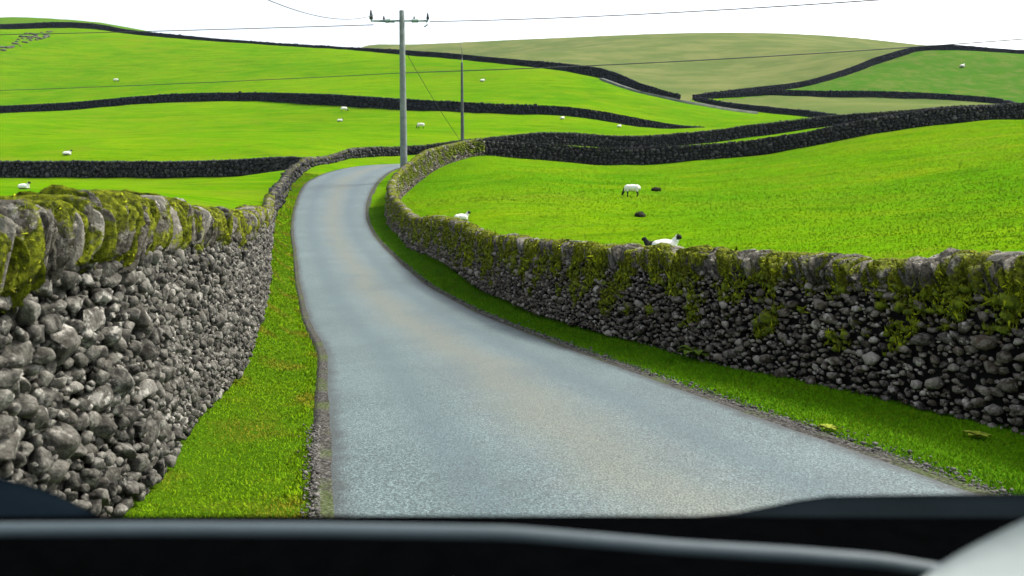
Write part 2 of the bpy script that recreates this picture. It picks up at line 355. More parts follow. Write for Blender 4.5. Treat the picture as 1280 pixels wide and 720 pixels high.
for s in (-1, 1):
    V = []
    for k in range(len(R2)):
        wv = .08 if s < 0 else .15+.06*math.sin(k*.37)+.04*math.sin(k*1.3+2)
        if 110 < k and s > 0: wv += .14
        for j, f in enumerate((-.6, 0, .5, 1)):
            o = s*(R2[k, 3]+wob[k]*0+(f*wv if f > 0 else f*.5))
            q = R2[k, :2]+N[k]*o
            V.append((q[0], q[1], R2[k, 2]+(-.012, .006, .008, -.04)[j]))
    V = np.array(V); i = np.arange(len(V)).reshape(len(R2), 4); F = np.stack([i[:-1, :-1], i[:-1, 1:], i[1:, 1:], i[1:, :-1]], -1).reshape(-1, 4)
    if s < 0: F = F[:, ::-1]
    tag(mk('gravel_shoulder', V, F, M['gravel'], smooth=True), kind='structure')
# ------------------------------------------------------------------ stone library
def ico(sub):
    bm = bmesh.new(); bmesh.ops.create_icosphere(bm, subdivisions=sub, radius=1); V = np.array([v.co[:] for v in bm.verts]); F = np.array([[v.index for v in f.verts] for f in bm.faces]); bm.free(); return V, F
ICO = {k: ico(k) for k in (1, 2, 3, 4)}
def rough(V, amp, f0=2.2, oct_=4):
    o = np.zeros(len(V)); a = amp; f = f0
    for _ in range(oct_):
        for _ in range(4):
            n1 = rng.normal(size=3); n1 /= np.linalg.norm(n1); o += a*.5*np.sin(f*(V@n1)*rng.uniform(.8, 1.4)+rng.uniform(0, 6.28)+1.5*np.sin(f*.7*(V@np.roll(n1, 1))))
        a *= .55; f *= 2.05
    return V*(1+o)[:, None]
def stone_shape(sub, planes=11, lo=.55, hi=.95, box=1.):
    V, F = ICO[sub]; V = np.sign(V)*np.abs(V)**box
    for _ in range(planes):
        nrm = rng.normal(size=3); nrm /= np.linalg.norm(nrm); h = rng.uniform(lo, hi)
        d = np.maximum(0, V@nrm-h); V = V-d[:, None]*nrm*.93
    return rough(V, .035 if sub > 1 else .02, 2.5, 4 if sub > 2 else 2)
def slab_shape(sub):
    V, F = ICO[sub]; V = np.sign(V)*np.abs(V)**.5
    for _ in range(9):
        nrm = rng.normal(size=3); nrm /= np.linalg.norm(nrm); h = rng.uniform(.62, 1.08)
        d = np.maximum(0, V@nrm-h); V = V-d[:, None]*nrm*.9
    return rough(V, .055, 3.2, 5 if sub > 3 else (4 if sub > 2 else 2))
LIB = {k: [stone_shape(k, 13, .5, .9, (.62, .7, .5, 1.)[q % 4]) for q in range(18)] for k in (1, 2, 3)}
SLAB = {k: [slab_shape(k) for _ in range(14)] for k in (1, 2, 3, 4)}
class Stones:
    def __init__(s): s.I = {}
    def add(s, lib, sub, M3, p, tone, moss):
        s.I.setdefault((lib, sub, int(rng.integers(14))), []).append((M3, p, tone, moss))
    def build(s, name, mat, parent, off):
        V = []; F = []; tn = []; ms = []; o = 0
        for (lib, sub, k), L in s.I.items():
            base = (LIB if lib == 's' else SLAB)[sub][k]; f = ICO[sub][1]
            A = np.array([q[0] for q in L]); P = np.array([q[1] for q in L]); nb = len(base)
            v = np.einsum('nij,kj->nki', A, base)+P[:, None]
            V.append(v.reshape(-1, 3)); F.append((f[None]+(np.arange(len(L))*nb)[:, None, None]+o).reshape(-1, 3)); o += nb*len(L)
            tn.append(np.repeat([q[2] for q in L], nb)); ms.append(np.repeat([q[3] for q in L], nb))
        V = np.vstack(V); F = np.vstack(F)
        m0 = np.concatenate(ms); Wv = V; fl = 0
        for (k, a, b, c) in FB: fl = fl+np.sin(k*(Wv[:, 0]*a+Wv[:, 1]*b+Wv[:, 2]*c)+a*9)
        for (k, a, b, c) in FB[:5]: fl = fl+.6*np.sin(3.4*k*(Wv[:, 0]*b+Wv[:, 1]*c+Wv[:, 2]*a)+b*7)
        s.V, s.F, s.m = V, F, np.where(m0 > .02, np.clip(m0*1.35+fl*.17-.44, 0, 1), 0)
        return mk(name, V, F, mat, parent, {'tone': np.concatenate(tn), 'moss': s.m}, True, off)
def rotm(ax, a):
    ax = np.asarray(ax, float); ax = ax/np.linalg.norm(ax); c, s_ = math.cos(a), math.sin(a); x, y, z = ax
    return np.array([[c+x*x*(1-c), x*y*(1-c)-z*s_, x*z*(1-c)+y*s_], [y*x*(1-c)+z*s_, c+y*y*(1-c), y*z*(1-c)-x*s_], [z*x*(1-c)-y*s_, z*y*(1-c)+x*s_, c+z*z*(1-c)]])
def darts(L, Hf, sf, tries=9.0, big=1.0):
    """pack stones of mixed sizes on a face; returns (u, v, r)"""
    cell = .22; grid = {}; out = []
    for r0, dens in ((.125*big, 1.5), (.09*big, 8), (.066, 30), (.049, 80), (.036, 150), (.026, 160)):
        # number of tries varies along the wall with the size scale
        du = 1.0
        for a in np.arange(0, L, du):
            s = sf(a+du/2); h = Hf(a+du/2); nt = int(dens*du*h/(s*s)*1.25+rng.random())
            if nt <= 0: continue
            for u, v, q in zip(a+rng.random(nt)*du, rng.random(nt)*h, rng.random(nt)):
                r = r0*s*(.85+.35*q)
                if v < r*.2 or v > h-r*.3: continue
                R = int((r+.2*s)/cell)+1; ci, cj = int(u/cell), int(v/cell); ok = True
                for i_ in range(ci-R, ci+R+1):
                    for j_ in range(cj-R, cj+R+1):
                        for (u2, v2, r2) in grid.get((i_, j_), ()):
                            du_ = (u-u2)*.80; dv_ = (v-v2)*1.12; m_ = (r+r2)*.765
                            if du_*du_+dv_*dv_ < m_*m_: ok = False; break
                        if not ok: break
                    if not ok: break
                if ok: grid.setdefault((ci, cj), []).append((u, v, r)); out.append((u, v, r))
    return out
def wall(name, ctrl, label, mats, sides=(-1, 1), cop=.36, half=.32, darted=0., mossf=None, big=1., flat=1., group=None, coptilt=.45, shift=0., blob=0, hidden_side=None, coarse=1., white=0.):
    """dry stone wall following ctrl; heights measured from base to crest"""
    raw = np.array([list(W(*q[:3])[:2])+[(W(q[0], q[3], q[2])-W(*q[:3]))[2]] for q in ctrl])
    st = .35 if np.min(raw[:, 1]) < 60 else 1.2
    P = cr(raw, st); P[:, 2] = np.maximum(P[:, 2], .7)
    T, Nn = frames(P); P[:, :2] += Nn*shift; seg = np.linalg.norm(np.diff(P[:, :2], axis=0), axis=1); U = np.concatenate([[0], np.cumsum(seg)]); L = U[-1]
    z0 = height(P[:, 0], P[:, 1], False)
    kz = np.ones(5)/5; z0s = np.convolve(np.pad(z0, 2, mode='edge'), kz, 'valid')
    f = lambda arr: (lambda u: np.interp(u, U, arr))
    fx, fy, fz, fh = f(P[:, 0]), f(P[:, 1]), f(z0s), f(P[:, 2]); ftx, fty = f(T[:, 0]), f(T[:, 1])
    mid = len(P)//2; off = np.array([P[mid, 0], P[mid, 1], z0[mid]])
    E = empty(name, off); tag(E, label, 'wall', group)
    dist = lambda u: math.hypot(fx(u), fy(u))
    cfun = coarse if callable(coarse) else (lambda d, c=coarse: c)
    coarse = .7 if callable(coarse) else coarse
    ss = lambda u: cfun(dist(u))*min(3.4, max(1., (dist(u)/17.)**.72))
    cs = lambda u: cop*(1.0 if dist(u) < 60 else 1.)
    # core
    cv = []
    for k in range(len(P)):
        hh = P[k, 2]-cs(U[k])*.75
        for (s, v, w) in ((-1, -.35, half*.70), (-1, hh, half*.40), (1, hh, half*.40), (1, -.35, half*.70)):
            cv.append((P[k, 0]+Nn[k, 0]*s*w, P[k, 1]+Nn[k, 1]*s*w, z0s[k]+v))
    i = np.arange(len(cv)).reshape(len(P), 4); F = []
    for j in range(3): F.append(np.stack([i[:-1, j], i[1:, j], i[1:, j+1], i[:-1, j+1]], -1))
    F = np.vstack(F); F = np.vstack([F, [[0, 1, 2, 3]], [[i[-1, 3], i[-1, 2], i[-1, 1], i[-1, 0]]]])
    mk('rubble_core', cv, F, M['core'], E, off=off)
    B = Stones()
    for s in sides:
        lst = []
        if darted > 0:
            ud = [u for u in np.arange(0, L, .5) if dist(u) < darted]
            # contiguous stretch(es)
            Ld = max(ud)+.5 if ud else 0
            sc = 1.0 if s != hidden_side else 1.6
            lst += darts(Ld, lambda u: fh(u)-cs(u)*.80, lambda u: ss(u)*sc, big=big)
        else: Ld = 0
        u = Ld
        if Ld < L:
            v = 0.; hmax = P[:, 2].max()
            uu = []; 
            row = 0
            s0 = ss((Ld+L)/2)
            rh = .115*s0
            while v < hmax-cop*.7:
                uq = Ld+rng.random()*.2
                while uq < L:
                    r = .075*s0*(.7+.75*rng.random()); uq += r*1.25
                    if v+rh*.4 < fh(uq)-cs(uq)*.72: lst.append((uq, v+rh*.5+rng.normal()*rh*.16, r))
                    uq += r*1.15
                v += rh*(.85+.3*rng.random())
        if darted > 0 and s != hidden_side:      # smaller hearting stones set back in the joints
            for u in np.arange(.02, Ld, .045):
                if rng.random() > 1/ss(u)**2: continue
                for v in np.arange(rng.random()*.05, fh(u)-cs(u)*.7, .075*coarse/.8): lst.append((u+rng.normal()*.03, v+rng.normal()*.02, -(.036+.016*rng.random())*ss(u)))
        for (u, v, r) in lst:
            back = r < 0; r = abs(r)
            h = fh(u); w = half*(1-.33*v/h); d = dist(u)
            t3 = np.array([ftx(u), fty(u), 0]); t3 /= np.linalg.norm(t3); n3 = np.array([t3[1], -t3[0], 0])*s; up = np.array([0, 0, 1.])
            sx = r*rng.uniform(1.05, 1.5)*flat; sz = r*rng.uniform(.78, 1.08)/flat; sy = r*rng.uniform(.85, 1.15)
            B3 = np.stack([t3*sx, n3*sy, up*sz], 1)
            R = rotm(n3, rng.normal()*(.34 if flat == 1 else .2))@rotm(t3, rng.normal()*.25)@rotm(up, rng.normal()*.3)
            p = np.array([fx(u), fy(u), fz(u)+v])+n3*(w-.02*ss(u)-(.055 if back else 0)+rng.normal()*.018*min(2, ss(u)))
            sub = 3 if d < 7.5 and r > .06 else (2 if d < 24 else 1)
            if s == hidden_side or back: sub = 1
            mo = mossf(d, v/h, u) if mossf else .0
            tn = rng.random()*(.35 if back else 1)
            if white and rng.random() < white: tn = 1.6
            B.add('s', sub, R@B3, p, tn, max(0, min(1, mo+rng.normal()*.12)) if mo > .02 else 0)
    B.build('stone_courses', M[mats[0]], E, off)
    K = Stones(); u = 0.
    while u < L:
        d = dist(u); s0 = min(2.6, max(1., (d/22.)**.75)); th = rng.uniform(.020, .050)*(.7 if d < 6.5 else 1)*s0*max(coarse, .8); zj = rng.normal()*.025; oj = rng.normal()*.018; h = fh(u)
        t3 = np.array([ftx(u), fty(u), 0]); t3 /= np.linalg.norm(t3); n3 = np.array([t3[1], -t3[0], 0]); up = np.array([0, 0, 1.])
        hh = cop*rng.uniform(.78, 1.08); wd = half*rng.uniform(.72, 1.04)
        lean = coptilt*rng.uniform(.55, 1.35) if rng.random() > .08 else coptilt+.5
        R = rotm(n3, lean)@rotm(up, rng.normal()*.08)@rotm(t3, rng.normal()*.08)
        B3 = np.stack([t3*th*.50, n3*wd, up*hh*.58], 1)
        p = np.array([fx(u), fy(u), fz(u)+h-cop*.56+zj])+n3*oj
        mo = (mossf(d, 1.0, u) if mossf else 0)
        tn = rng.random(); mo = mo-.22 if rng.random() < .3 and mo > .3 else mo
        if white and rng.random() < white*3: tn = 1.6
        K.add('b', 4 if d < 9 else 3 if d < 16 else (2 if d < 40 else 1), R@B3, p, tn, max(.0, min(1, mo+rng.normal()*.15)) if mo > .02 else 0)
        u += th*rng.uniform(1.0, 1.55)
    K.build('coping', M[mats[1]], E, off)
    # moss tufts growing on the stones
    if blob:
        V = np.vstack([B.V, K.V]); Fs = np.vstack([B.F, K.F+len(B.V)]); ms = np.concatenate([B.m, K.m]); sidev = hidden_side or 0
        cen = V[Fs].mean(1); nr = np.cross(V[Fs[:, 1]]-V[Fs[:, 0]], V[Fs[:, 2]]-V[Fs[:, 0]]); ar = np.linalg.norm(nr, axis=1)+1e-12; nr /= ar[:, None]
        dd = np.hypot(cen[:, 0], cen[:, 1])
        vis = .35-.85*sidev*(nr@np.array([1., .25, 0]))+.3*np.maximum(nr[:, 2], 0)
        wgt = ar*np.clip(ms[Fs[:, 0]]-.22, 0, .5)*(8/np.maximum(dd, 3.))**1.75*(dd < 65)*np.clip(vis, .02, 1)
        pr = wgt/wgt.sum(); ix = rng.choice(len(cen), size=blob, p=pr)
        bar = rng.dirichlet((1, 1, 1), size=blob); pc = (V[Fs[ix]]*bar[:, :, None]).sum(1); nn = nr[ix]
        sz = (.006+.013*rng.random(blob)**2)*np.clip(dd[ix]/7, .8, 3.4)
        dr = nn*1.+rng.normal(size=(blob, 3))*.45+np.stack([0*nn[:, 0], 0*nn[:, 0], np.where(nn[:, 2] > .5, .1, -.85)], 1); dr /= np.linalg.norm(dr, axis=1)[:, None]
        sd = np.cross(dr, rng.normal(size=(blob, 3))); sd /= np.linalg.norm(sd, axis=1)[:, None]
        a = pc-sd*sz[:, None]*.6; b = pc+sd*sz[:, None]*.6; c = pc+dr*sz[:, None]*(1.6+3.4*rng.random((blob, 1))**2)
        Vv = np.stack([a, b, c], 1).reshape(-1, 3); Ff = np.arange(len(Vv)).reshape(-1, 3)
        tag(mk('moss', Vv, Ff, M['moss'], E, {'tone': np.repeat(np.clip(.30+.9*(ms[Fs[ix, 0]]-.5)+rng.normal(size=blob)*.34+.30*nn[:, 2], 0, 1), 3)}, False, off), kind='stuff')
    return E
FB = [(rng.uniform(3, 13), *rng.normal(size=3)) for _ in range(9)]
for _i in range(9):
    k, a, b, c = FB[_i]; q = math.sqrt(a*a+b*b+c*c); FB[_i] = (k, a/q, b/q, c/q*.6)
def msL(d, v, u):
    if v > .97: return .72+.12*math.sin(u*2.3)
    if v > .78: return .34
    return .0 if v < .7 else .12
def msR(d, v, u):
    if v > .97: return .74+.1*math.sin(u*1.7)+(.1 if d > 14 else 0)
    k = (v-.34)/.5+.18*math.sin(u*1.7)+.15*math.sin(u*.6+1)
    far = min(1, max(0, (d-12)/16))
    cl = math.sin(u*1.9+.6)*math.sin(u*.71+2)+.5*math.sin(u*4.3+v*9)
    if cl > .62 and v > .3 and d < 20: return .9
    return max(0, min(.8, .80*k+.95*far*(.45+v*.6)))
msF = lambda d, v, u: (.35 if v > .97 else .05) if d < 100 else 0
wall('dry_stone_wall', LEFT_ROAD[:12], 'tall grey stone wall with mossy leaning coping at the left roadside, nearest on the left', ('stone_grey', 'coping'), darted=30, mossf=msL, blob=150000, hidden_side=-1, cop=.40, coptilt=-.46, half=.30, shift=-.30, coarse=lambda d: float(np.interp(d, (3.5, 7.5), (.90, .64))), big=.95, white=.014)
wall('dry_stone_wall', LEFT_ROAD[11:], 'low stone wall beyond the bend, running from the left verge round the far side of the road', ('stone_mid', 'coping'), coarse=.75, mossf=lambda d, v, u: .25 if d < 95 else .0, cop=.28, half=.27, shift=-.27, white=.04)
wall('dry_stone_wall', RIGHT_ROAD[:22], 'dark mossy stone wall curving along the right verge of the road', ('stone_brown', 'coping'), darted=72, mossf=msR, blob=210000, hidden_side=-1, cop=.34, coptilt=-.46, half=.28, shift=.28, coarse=.52, big=.95, flat=1.12, white=.012)
wall('dry_stone_wall', RIGHT_ROAD[21:], 'dark stone wall along the far edge of the right pasture behind the standing sheep', ('stone_mid', 'stone_mid'), mossf=None, cop=.24, half=.3, white=.04, coarse=.7)
wall('dry_stone_wall', FIELD_LEFT, 'straight dark stone wall across the near left pasture meeting the road bend', ('stone_mid', 'stone_mid'), cop=.25, half=.3, white=.06, coarse=.7)
wall('dry_stone_wall', MID_LEFT, 'long dark stone wall halfway up the left hill', ('stone_far', 'stone_far'), cop=.25, half=.35, white=.004)
wall('dry_stone_wall', TOP_LEFT, 'highest dark stone wall, crossing the crest of the left hill and dropping to the valley', ('stone_far', 'stone_far'), cop=.25, half=.35)
wall('dry_stone_wall', RIDGE_RIGHT, 'dark stone wall climbing over the ridge of the far right hill', ('stone_far', 'stone_far'), cop=.25, half=.35)
wall('dry_stone_wall', LOW_RIGHT, 'nearly level dark stone wall below the dull green field on the far right', ('stone_far', 'stone_far'), cop=.25, half=.35)
wall('dry_stone_wall', BRANCH_RIGHT, 'short dark stone wall below the olive strip in the valley', ('stone_far', 'stone_far'), cop=.25, half=.3)
# ------------------------------------------------------------------ pale track under the top wall
tp = cr([list(W(*q)[:2])+[0, 0] for q in [(752,99.5,189),(775,108,184),(800,117,180),(850,128.5,177),(900,135,180),(945,142,184)]], 1.5)
T, Nn = frames(tp); V = []
for k in range(len(tp)):
    for j, o in enumerate((-.55, -.55, .55, .55)):
        q = tp[k, :2]+Nn[k]*o; V.append((q[0], q[1], (-.2, .42, .42, -.2)[j]))
V = np.array(V); V[:, 2] += np.repeat(height(tp[:, 0], tp[:, 1]), 4)
i = np.arange(len(V)).reshape(len(tp), 4); F = np.vstack([np.stack([i[:-1, j], i[:-1, j+1], i[1:, j+1], i[1:, j]], -1) for j in range(3)])
tag(mk('low_bank', V, F, M['track'], smooth=False), 'pale low bank at the foot of the highest wall near the valley', 'bank')
# ------------------------------------------------------------------ grass
def grass(name, n_, xr, yr, keep, hgt, wid, power=1.0, kinddry=0.):
    # sample depth with density falling away from the camera
    a = rng.random(n_); y0, y1 = yr; yy = (y0**(1-power)+(y1**(1-power)-y0**(1-power))*a)**(1/(1-power)) if power != 1 else y0*(y1/y0)**a
    xx = rng.uniform(xr[0], xr[1], n_) if not callable(xr) else xr(yy)
    D, Z, H, S = road_near(xx, yy); k = keep(xx, yy, D-H, S); xx, yy, D, H, S = xx[k], yy[k], D[k], H[k], S[k]; m = len(xx)
    zz = height(xx, yy); d = np.hypot(xx, yy); sc = np.clip(d/9, .8, 6)
    h = hgt*(.55+.9*rng.random(m))*sc**.55; w = wid*(.7+.6*rng.random(m))*sc
    g = rng.random(m)*6.283; bx = np.cos(g); by = np.sin(g); lg = rng.random(m)*6.283; ln = h*rng.uniform(.15, .9, m)
    p = np.stack([xx, yy, zz-.01], 1); sd = np.stack([bx*w, by*w, 0*w], 1)
    mdp = p+np.stack([np.cos(lg)*ln*.35, np.sin(lg)*ln*.35, h*.62], 1); tip = p+np.stack([np.cos(lg)*ln, np.sin(lg)*ln, h], 1)
    V = np.stack([p-sd, p+sd, mdp-sd*.7, mdp+sd*.7, tip], 1).reshape(-1, 3)
    o = np.arange(m)[:, None, None]*5; F = (np.array([[0, 1, 3], [0, 3, 2], [2, 3, 4]])[None]+o).reshape(-1, 3)
    pq = (np.sin(xx*.35+2.6*yy+1.5*np.sin(xx*.3))+np.sin(xx*.6-yy*1.7+2*np.sin(yy*.4)+1)+np.sin(xx*.15+yy*.9))/3
    pn = (np.sin(xx*2.1+1.7*np.sin(yy*.9))+np.sin(yy*1.7+xx*.8)+np.sin(xx*4.3-yy*2.9))/3
    tone = np.clip(.5+.25*pn+rng.normal(size=m)*.18, 0, 1)
    if hgt < .022: tone = np.clip(.50+.22*pq+rng.normal(size=m)*.05, 0, 1)
    db = np.clip((np.sin(xx*3.1+yy*1.3+2)*np.sin(yy*1.9-xx*1.1)-.30)*1.7, 0, .85)*kinddry*(S < 0)+(rng.random(m) < .04)*.6*(hgt > .022)
    tag(mk(name, V, F, M['blade'], attrs={'tone': np.repeat(tone, 5), 'dryb': np.repeat(db, 5), 'lush_shade': np.repeat(((S > 0) & (hgt > .022)).astype(float), 5)}), kind='stuff')  # right-verge blades: lusher green with the wall's shade mixed into the colour
def wall_x(ctrl):
    q = np.array([W(*c[:3])[:2] for c in ctrl]); return q
LW = wall_x(LEFT_ROAD[:16]); RW = wall_x(RIGHT_ROAD[:15])
lx = lambda yy: np.interp(yy, LW[:, 1], LW[:, 0])
rx = lambda yy: np.interp(yy, RW[:, 1], RW[:, 0])
tag_l = 'short bright green grass of the left verge'
grass('verge_grass', 230000, lambda yy: lx(yy)-.10+rng.random(len(yy))*3.2, (3.2, 70), lambda a, b, e, S: (e > .03+.10*rng.random(len(e))) & (S < 0), .024, .0042, 1.25, 1.)
tag(bpy.data.objects['verge_grass'], 'short bright green grass on the left verge', 'grass')
grass('verge_grass', 230000, lambda yy: rx(yy)+.10-rng.random(len(yy))*3.4, (3.5, 55), lambda a, b, e, S: (e > .08+.12*rng.random(len(e))) & (S > 0), .028, .0042, 1.2, 0)
tag(bpy.data.objects['verge_grass.001'], 'darker green grass on the right verge below the mossy wall', 'grass')
def fieldx(yy): return np.where(yy < 41, rx(np.minimum(yy, 41)), -9)+rng.random(len(yy))*(.75*yy+8)
RPOLY = [tuple(q) for q in wall_x(RIGHT_ROAD)]+[(90, 60), (60, 4)]
def inr(a, b, e, S): return inside(RPOLY, a, b)
grass('pasture_grass', 110000, fieldx, (13, 80), inr, .020, .006, .9, 0)
tag(bpy.data.objects['pasture_grass'], 'grass of the near right pasture inside the curved wall', 'grass')
# pebbles along the road edges
n_ = 9000;  a = rng.random(n_); yy = 3.5*(40/3.5)**a; sgn = np.where(rng.random(n_) < .5, -1, 1)
cx = np.interp(yy, ROAD[:, 1][:150], ROAD[:, 0][:150]); hw = np.interp(yy, ROAD[:, 1][:150], ROAD[:, 3][:150])
oo = hw*1.02+np.where((sgn < 0) & (yy > 8), -9., .02)+np.abs(rng.normal(size=n_))*np.where(sgn < 0, .05, .11); xx = cx+sgn*oo
D, Z, H, S = road_near(xx, yy); B = []
V0, F0 = ICO[1]; V = []; tn = []
zg = np.where(D-H < .35, Z+.004, height(xx, yy)+.005)
r = rng.uniform(.004, .012, n_)*np.where(rng.random(n_) < .05, 2, 1)*np.clip(yy/9, 1, 2)
for k in range(n_):
    V.append(V0*np.array([rng.uniform(.8, 1.3), rng.uniform(.8, 1.3), .7])*r[k]*(1+.12*rng.normal(size=(len(V0), 1)))+np.array([xx[k], yy[k], zg[k]+r[k]*.3]))
V = np.vstack(V); F = (F0[None]+np.arange(n_)[:, None, None]*len(V0)).reshape(-1, 3)
tag(mk('gravel', V, F, M['pebble'], attrs={'tone': np.repeat(rng.random(n_), len(V0))}, smooth=True), 'loose grey gravel along the road edges', 'gravel', None, 'stuff')
# ------------------------------------------------------------------ sheep
def blob_mesh(items, vox):
    """items: list of (centre, radii, rotation matrix or None) ellipsoids and ('t', path, radii) limbs, fused into one skin"""
    parts = []
    for it in items:
        if it[0] == 't': parts.append(tube(it[1], it[2], 8))
        else:
            V, F = ICO[2]; V = V*np.array(it[1]); 
            if len(it) > 2: V = V@it[2].T
            parts.append((V+np.array(it[0]), F))
    V, F = join(parts)
    me = bpy.data.meshes.new('tmp'); me.from_pydata(V.tolist(), [], F.tolist()); o = bpy.data.objects.new('tmp', me); C.objects.link(o)
    md = o.modifiers.new('r', 'REMESH'); md.mode = 'VOXEL'; md.voxel_size = vox; s = o.modifiers.new('s', 'SMOOTH'); s.iterations = 3
    dg = bpy.context.evaluated_depsgraph_get(); r = bpy.data.meshes.new_from_object(o.evaluated_get(dg)); bpy.data.objects.remove(o); return r
def sheep_mesh(pose):
    if pose == 'graze':
        it = [((0,0,.60),(.48,.235,.245)),((-.30,0,.60),(.24,.225,.23)),((.30,0,.60),(.24,.215,.23)),((.47,0,.50),(.17,.12,.14),rotm((0,1,0),.9)),((.60,0,.30),(.16,.085,.09),rotm((0,1,0),1.2)),((.66,0,.17),(.10,.06,.06),rotm((0,1,0),1.3)),
              ((-.54,0,.55),(.05,.04,.13)),((.55,.10,.37),(.03,.09,.03)),((.55,-.10,.37),(.03,.09,.03))]
        for sx, sy in ((.30,.12),(.30,-.12),(-.32,.12),(-.32,-.12)):
            k = .04 if sx < 0 else 0
            it.append(('t', [(sx,sy,.5),(sx-k*.5,sy,.32),(sx-k*2 if k else sx,sy,.2),(sx,sy,.0)], [.085,.05,.036,.04]))
        split = lambda c: c[2] < .36 or (c[0] > .53)
    elif pose == 'stand':
        it = [((0,0,.60),(.48,.235,.245)),((-.30,0,.60),(.24,.225,.23)),((.30,0,.62),(.24,.215,.24)),((.47,0,.76),(.14,.11,.18),rotm((0,1,0),.5)),((.60,0,.92),(.15,.08,.09),rotm((0,1,0),.35)),
              ((-.54,0,.55),(.05,.04,.13)),((.53,.11,.95),(.03,.09,.03)),((.53,-.11,.95),(.03,.09,.03))]
        for sx, sy in ((.30,.12),(.30,-.12),(-.32,.12),(-.32,-.12)):
            it.append(('t', [(sx,sy,.5),(sx-.02,sy,.32),(sx-(.06 if sx < 0 else 0),sy,.2),(sx,sy,.0)], [.085,.05,.036,.04]))
        split = lambda c: c[2] < .36 or (c[0] > .54 and c[2] > .78)
    else:
        it = [((0,0,.26),(.50,.29,.25)),((-.28,0,.24),(.26,.29,.23)),((.38,.0,.42),(.15,.12,.20),rotm((0,1,0),.5)),((.52,0,.60),(.15,.09,.10),rotm((0,1,0),.4)),((.45,.11,.64),(.03,.09,.03)),((.45,-.11,.64),(.03,.09,.03)),
              ('t', [(.3,.15,.14),(.48,.18,.06),(.34,.20,.04)], [.06,.04,.035]),('t', [(.3,-.15,.14),(.48,-.18,.06),(.34,-.20,.04)], [.06,.04,.035]),((-.3,.26,.08),(.20,.05,.05))]
        split = lambda c: (c[0] > .44 and c[2] > .50) or c[2] < .09
    me = blob_mesh(it, .028)
    me.materials.append(M['fleece']); me.materials.append(M['black_face'])
    for p in me.polygons: p.material_index = 1 if split(p.center) else 0; p.use_smooth = True
    nz_ = rng.normal(size=(len(me.vertices),))*.006
    for v in me.vertices:
        if v.co.z > .35: v.co += Vector(v.co.normalized())*float(nz_[v.index])
    return me
SH = {}
def sheep(px, py, d, pose, rz, label, sc=1., dark=False, sink=0):
    p = W(px, py, d); key = (pose, dark)
    if key not in SH:
        SH[key] = sheep_mesh(pose)
        if dark: SH[key].materials.clear(); SH[key].materials.append(M['black_face']); SH[key].materials.append(M['black_face'])
    o = bpy.data.objects.new('sheep' if not dark else 'lamb', SH[key]); C.objects.link(o)
    o.location = (p[0], p[1], height([p[0]], [p[1]])[0]-sink); o.rotation_euler = (0, 0, rz); o.scale = (sc,)*3
    tag(o, label, 'sheep' if not dark else 'lamb', 'sheep grazing in the walled pastures' if not dark else None); return o
def ray_ground(px, py, lo=20, hi=400):
    ds = np.linspace(lo, hi, 1500); P = np.array([W(px, py, d) for d in ds]); h = height(P[:, 0], P[:, 1]); k = np.where(P[:, 2] < h)[0]
    return ds[k[0]] if len(k) else lo
def put(px, py, pose, rz, label, lo=20, hi=400, **k):
    if lo > 30 and lo != 200: k['sc'] = k.get('sc', 1)*.76
    return sheep(px, py, ray_ground(px, py, lo, hi), pose, rz, label, **k)
put(790, 246, 'graze', 2.9, 'white sheep with dark legs standing alone in the middle of the near right pasture', 30, 70, sc=.9)
sheep(577, 290, 44.5, 'lie', .15, 'white sheep back just showing over the curved right wall', .72)
sheep(831, 323, 27.8, 'lie', -.2, 'white black-faced sheep lying behind the near right wall', .80)
sheep(817, 321, 28.1, 'lie', 2.7, 'black lamb lying beside the white sheep behind the near right wall', .62, True)
put(430, 140, 'graze', .2, 'white sheep grazing just below the middle wall on the left hill', 105, 160, sc=1.25)
put(425, 152, 'lie', .1, 'sheep lying in the grass a little below the one under the middle wall', 90, 160)
put(526, 161, 'graze', 3.0, 'white sheep grazing just right of the large power pole', 90, 160, sc=1.25)
put(603, 102, 'lie', .4, 'white sheep lying on the upper slope right of the thin second pole', 150, 260, sc=1.3)
put(84, 194, 'lie', .2, 'white sheep in the left field just above the straight field wall', 88, 160, sc=1.1)
put(145, 103, 'graze', .1, 'white sheep high on the left hill between the two upper walls', 170, 290, sc=1.35)
put(11, 221, 'lie', 2.8, 'white sheep lying against the foot of the straight left field wall', 60, 86, sc=.95)
put(30, 236.5, 'lie', .0, 'pale sheep resting in the near left pasture above the mossy coping', 40, 80, sc=.8)
put(703, 149, 'lie', .8, 'white sheep at the foot of the middle wall right of both poles', 110, 160, sc=1.0)
put(774, 159, 'lie', .5, 'white sheep near the right end of the middle wall', 110, 160, sc=.9)
put(1203, 84, 'lie', .5, 'white sheep on the dull green field of the far right hill', 200, 260, sc=1.5)
# molehills
for px, py, lab in ((820, 238.5, 'small dark molehill right of the standing sheep'), (801, 270.5, 'dark molehill in front of the standing sheep')):
    d = ray_ground(px, py, 30, 75); p = W(px, py, d); V = stone_shape(3)*np.array([.33, .3, .2]); V[:, 2] += .04*np.sin(V[:, 0]*22)*np.sin(V[:, 1]*19)
    o = mk('molehill', V, ICO[3][1], M['soil'], smooth=True); o.location = (p[0], p[1], height([p[0]], [p[1]])[0]+.03); tag(o, lab, 'molehill', 'molehills in the right pasture')
